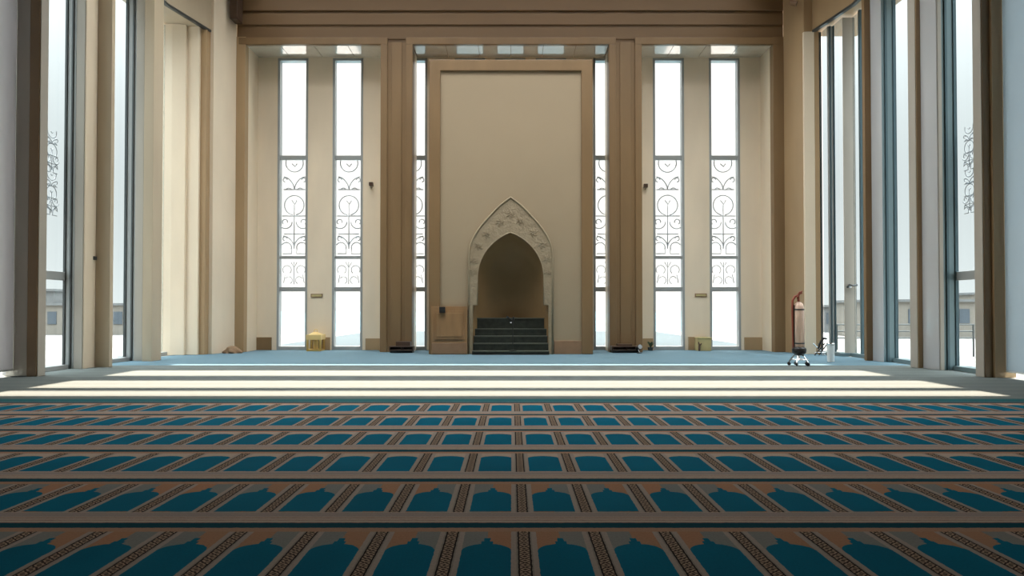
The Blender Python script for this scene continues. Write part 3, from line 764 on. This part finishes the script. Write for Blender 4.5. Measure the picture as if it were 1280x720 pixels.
bm = bmesh.new(); tube(bm, [(x-.08, Ys+.1, .16), (x-.02, Ys-.04, .22), (x+.0, Ys-.1, .24)], [.06, .08, .1], 12); link('lamp_head', bm, M['black'], sp)
bm = bmesh.new(); tube(bm, [(x+.0, Ys-.1, .24), (x+.005, Ys-.13, .25)], [.085, .085], 12); link('lens', bm, M['chrome'], sp)

# brown bundle at the left corner
Yk = 24.15
bm = bmesh.new(); xk = X(293, Yk)
bmesh.ops.create_icosphere(bm, subdivisions=3, radius=1)
for v in bm.verts:
    n = .08*math.sin(v.co.x*7+v.co.z*5)+.05*math.sin(v.co.y*11)
    v.co = v.co*(1+n); v.co.x *= .36; v.co.y *= .2; v.co.z = max(v.co.z, 0)*.30*(1-.5*min(1, abs(v.co.x+.0)/.4))
    v.co.x += xk; v.co.y += Yk-.16
tag(link('cloth_bundle', bm, M['rock'], smooth=True), 'low brown cloth bundle at the foot of the left corner pier', 'cloth')

# wheeled fire extinguisher on the right
Ye = 18.6
ex = empty('fire_extinguisher', (X(997.5, Ye), Ye, 0), 'tall pale pink extinguisher with red hose on a wheeled stand before the right corner', 'fire extinguisher')
x = X(998.5, Ye); zb_ = Zh(432, Ye)-.04; ztp = Zh(377, Ye); r = .14
bm = bmesh.new(); lathe(bm, [(0, zb_), (r, zb_), (r, ztp-.16), (r*.8, ztp-.07), (r*.35, ztp-.01), (r*.3, ztp), (0, ztp)], x, Ye, 0, 28); link('cylinder', bm, M['pink'], ex, smooth=True)
for zz in (Zh(387, Ye), Zh(429, Ye)):
    bm = bmesh.new(); lathe(bm, [(r+.002, -.018), (r+.012, -.018), (r+.012, .018), (r+.002, .018)], x, Ye, zz, 28); link('clamp_ring', bm, M['metal_dk'], ex)
bm = bmesh.new(); lathe(bm, [(0, zb_-.22), (.1, zb_-.24), (.19, zb_-.16), (.2, zb_-.06), (.16, zb_), (0, zb_)], x, Ye, 0, 24); link('base_cup', bm, M['black'], ex, smooth=True)
bm = bmesh.new(); tube(bm, [(x, Ye, ztp-.02), (x-.02, Ye, ztp+.16), (x+.02, Ye-.02, ztp+.27), (x+.09, Ye-.03, ztp+.30)], [.035, .04, .03, .02]); tube(bm, [(x-.05, Ye, ztp+.2), (x+.1, Ye, ztp+.25)], .02); link('valve_handle', bm, M['red'], ex)
hp = [(x-.02, Ye-.02, ztp+.17), (x-.12, Ye-.02, ztp+.15), (x-.19, Ye-.02, ztp+.02), (x-.195, Ye-.01, ztp-.3), (x-.18, Ye, ztp-.8), (x-.17, Ye, zb_+.1), (x-.16, Ye, zb_-.05)]
hp = [Vector(h) for h in hp]
bm = bmesh.new(); tube(bm, hp, [.035, .035, .035, .032, .03, .03, .03]); link('hose', bm, M['red'], ex, smooth=True)
bm = bmesh.new(); box(bm, x-.165, x-.13, Ye-.03, Ye+.1, zb_-.15, ztp-.1); link('back_rail', bm, M['black'], ex, bevel=.005)
for k in range(5):
    an = 2*PI*k/5+.3; rr = .27
    bm = bmesh.new(); tube(bm, [(x, Ye, zb_-.2), (x+rr*.55*math.cos(an), Ye+rr*.55*math.sin(an), zb_-.26), (x+rr*math.cos(an), Ye+rr*math.sin(an), .1)], .018); link('leg', bm, M['chrome'], ex)
    bm = bmesh.new(); cx_, cy_ = x+rr*math.cos(an), Ye+rr*math.sin(an)
    tx, ty = -math.sin(an)*.02, math.cos(an)*.02
    tube(bm, [(cx_-tx, cy_-ty, .05), (cx_+tx, cy_+ty, .05)], .05, 14); link('caster', bm, M['black'], ex)
bm = bmesh.new(); tube(bm, [(x, Ye, zb_-.2), (x, Ye, .16)], .03); tube(bm, [(x+.24*math.cos(t*PI/8), Ye+.24*math.sin(t*PI/8), .18) for t in range(17)], .012); link('leg_ring', bm, M['chrome'], ex)

# white bin and a small chrome stand by the far right glass
Yw = 19.9
wb = empty('waste_bin', (X(1038, Yw), Yw, 0), 'slim white cylindrical bin standing by the far right glass strips', 'bin')
x = X(1038, Yw); h = Zh(428.5, Yw)
bm = bmesh.new(); lathe(bm, [(0, 0), (.09, 0), (.1, .02), (.115, h-.06), (.1, h-.06), (0, h-.1)], x, Yw, 0, 24); link('body', bm, M['binwhite'], wb, smooth=False)
bm = bmesh.new(); lathe(bm, [(.12, h-.06), (.125, h-.03), (.11, h), (.07, h), (.07, h-.05)], x, Yw, 0, 24); link('rim', bm, M['chrome'], wb)
Yt = 22.6
fs = empty('folding_stand', (X(1024, Yt), Yt, 0), 'small black and chrome folding stand left of the white bin', 'stand')
x = X(1024, Yt)
for a, b_ in ((-.2, .16), (.18, -.2), (-.05, .25), (.1, -.02)):
    bm = bmesh.new(); tube(bm, [(x+a, Yt-.05, .02), (x+b_, Yt+.05*(1 if a > 0 else -1), .42+.1*abs(a))], .02); link('leg', bm, M['chrome' if a > 0 else 'black'], fs)
bm = bmesh.new(); tube(bm, [(x-.05, Yt, .25), (x+.05, Yt, .5), (x+.14, Yt, .62), (x+.26, Yt, .6)], [.03, .04, .05, .03]); link('head', bm, M['black'], fs)
bm = bmesh.new(); tube(bm, [(x-.2, Yt-.05, .12), (x+.2, Yt-.05, .12)], .014); link('crossbar', bm, M['chrome'], fs)
# railing outside beyond the far right glass
rl = empty('guard_rail', (14.5, 27, -.35), 'grey guard rail outside beyond the far right glass strips', 'railing')
for z in (1.0, .72, .44):
    bm = bmesh.new(); tube(bm, [(13.6, 27.0, z), (19.5, 27.0, z)], .03); link('rail', bm, M['metal_dk'], rl)
for k in range(6):
    bm = bmesh.new(); tube(bm, [(13.7+k*1.15, 27, -.35), (13.7+k*1.15, 27, 1.02)], .035); link('post', bm, M['metal_dk'], rl)

# switches and door closers on the side piers
bm = bmesh.new(); x = X(114.5, 17.9); box(bm, x-.03, x+.05, 17.93, 18.04, Zh(325, 18), Zh(320.5, 18))
tag(link('switch_box', bm, M['metal_dk'], bevel=.008), 'small dark switch box on the second left pier', 'switch')
wb2 = empty('wall_bracket', (X(1067, 22.3), 22.3, Zh(358, 22.3)), 'small chrome bracket on the slim beige pier at far right', 'bracket')
x, z = X(1062, 22.3), Zh(358, 22.3)
bm = bmesh.new(); tube(bm, [(x-.12, 22.24, z-.05), (x-.05, 22.22, z+.06), (x+.08, 22.22, z+.02), (x+.22, 22.22, z+.05)], [.03, .04, .03, .04]); link('arm', bm, M['metal_dk'], wb2, smooth=True)
bm = bmesh.new(); box(bm, x-.05, x+.05, 22.25, 22.3, z-.06, z+.06); link('mount_plate', bm, M['chrome'], wb2, bevel=.01)
# downlight at the top right, dark beam end at the top left
bm = bmesh.new(); box(bm, X(289, 24.3), X(298.5, 24.3), 24.0, 24.5, Zh(25, 24.3), CEIL); struct(link('trim_19', bm, M['wood_dk'], bevel=.02))
tl = empty('ceiling_spotlight', (X(993, 23.6), 23.6, Zh(2, 23.6)), 'small brown spotlight at the top of the right corner', 'lamp')
x, z = X(993, 23.7), Zh(2, 23.7)
bm = bmesh.new(); tube(bm, [(x-.1, 23.7, z+.05), (x+.12, 23.6, z-.04)], [.07, .1], 14); link('lamp_head', bm, M['plinth'], tl)
bm = bmesh.new(); tube(bm, [(x, 23.7, z), (x+.2, 23.9, z+.15), (x+.2, 24.4, z+.3)], .02); link('arm', bm, M['metal_dk'], tl)
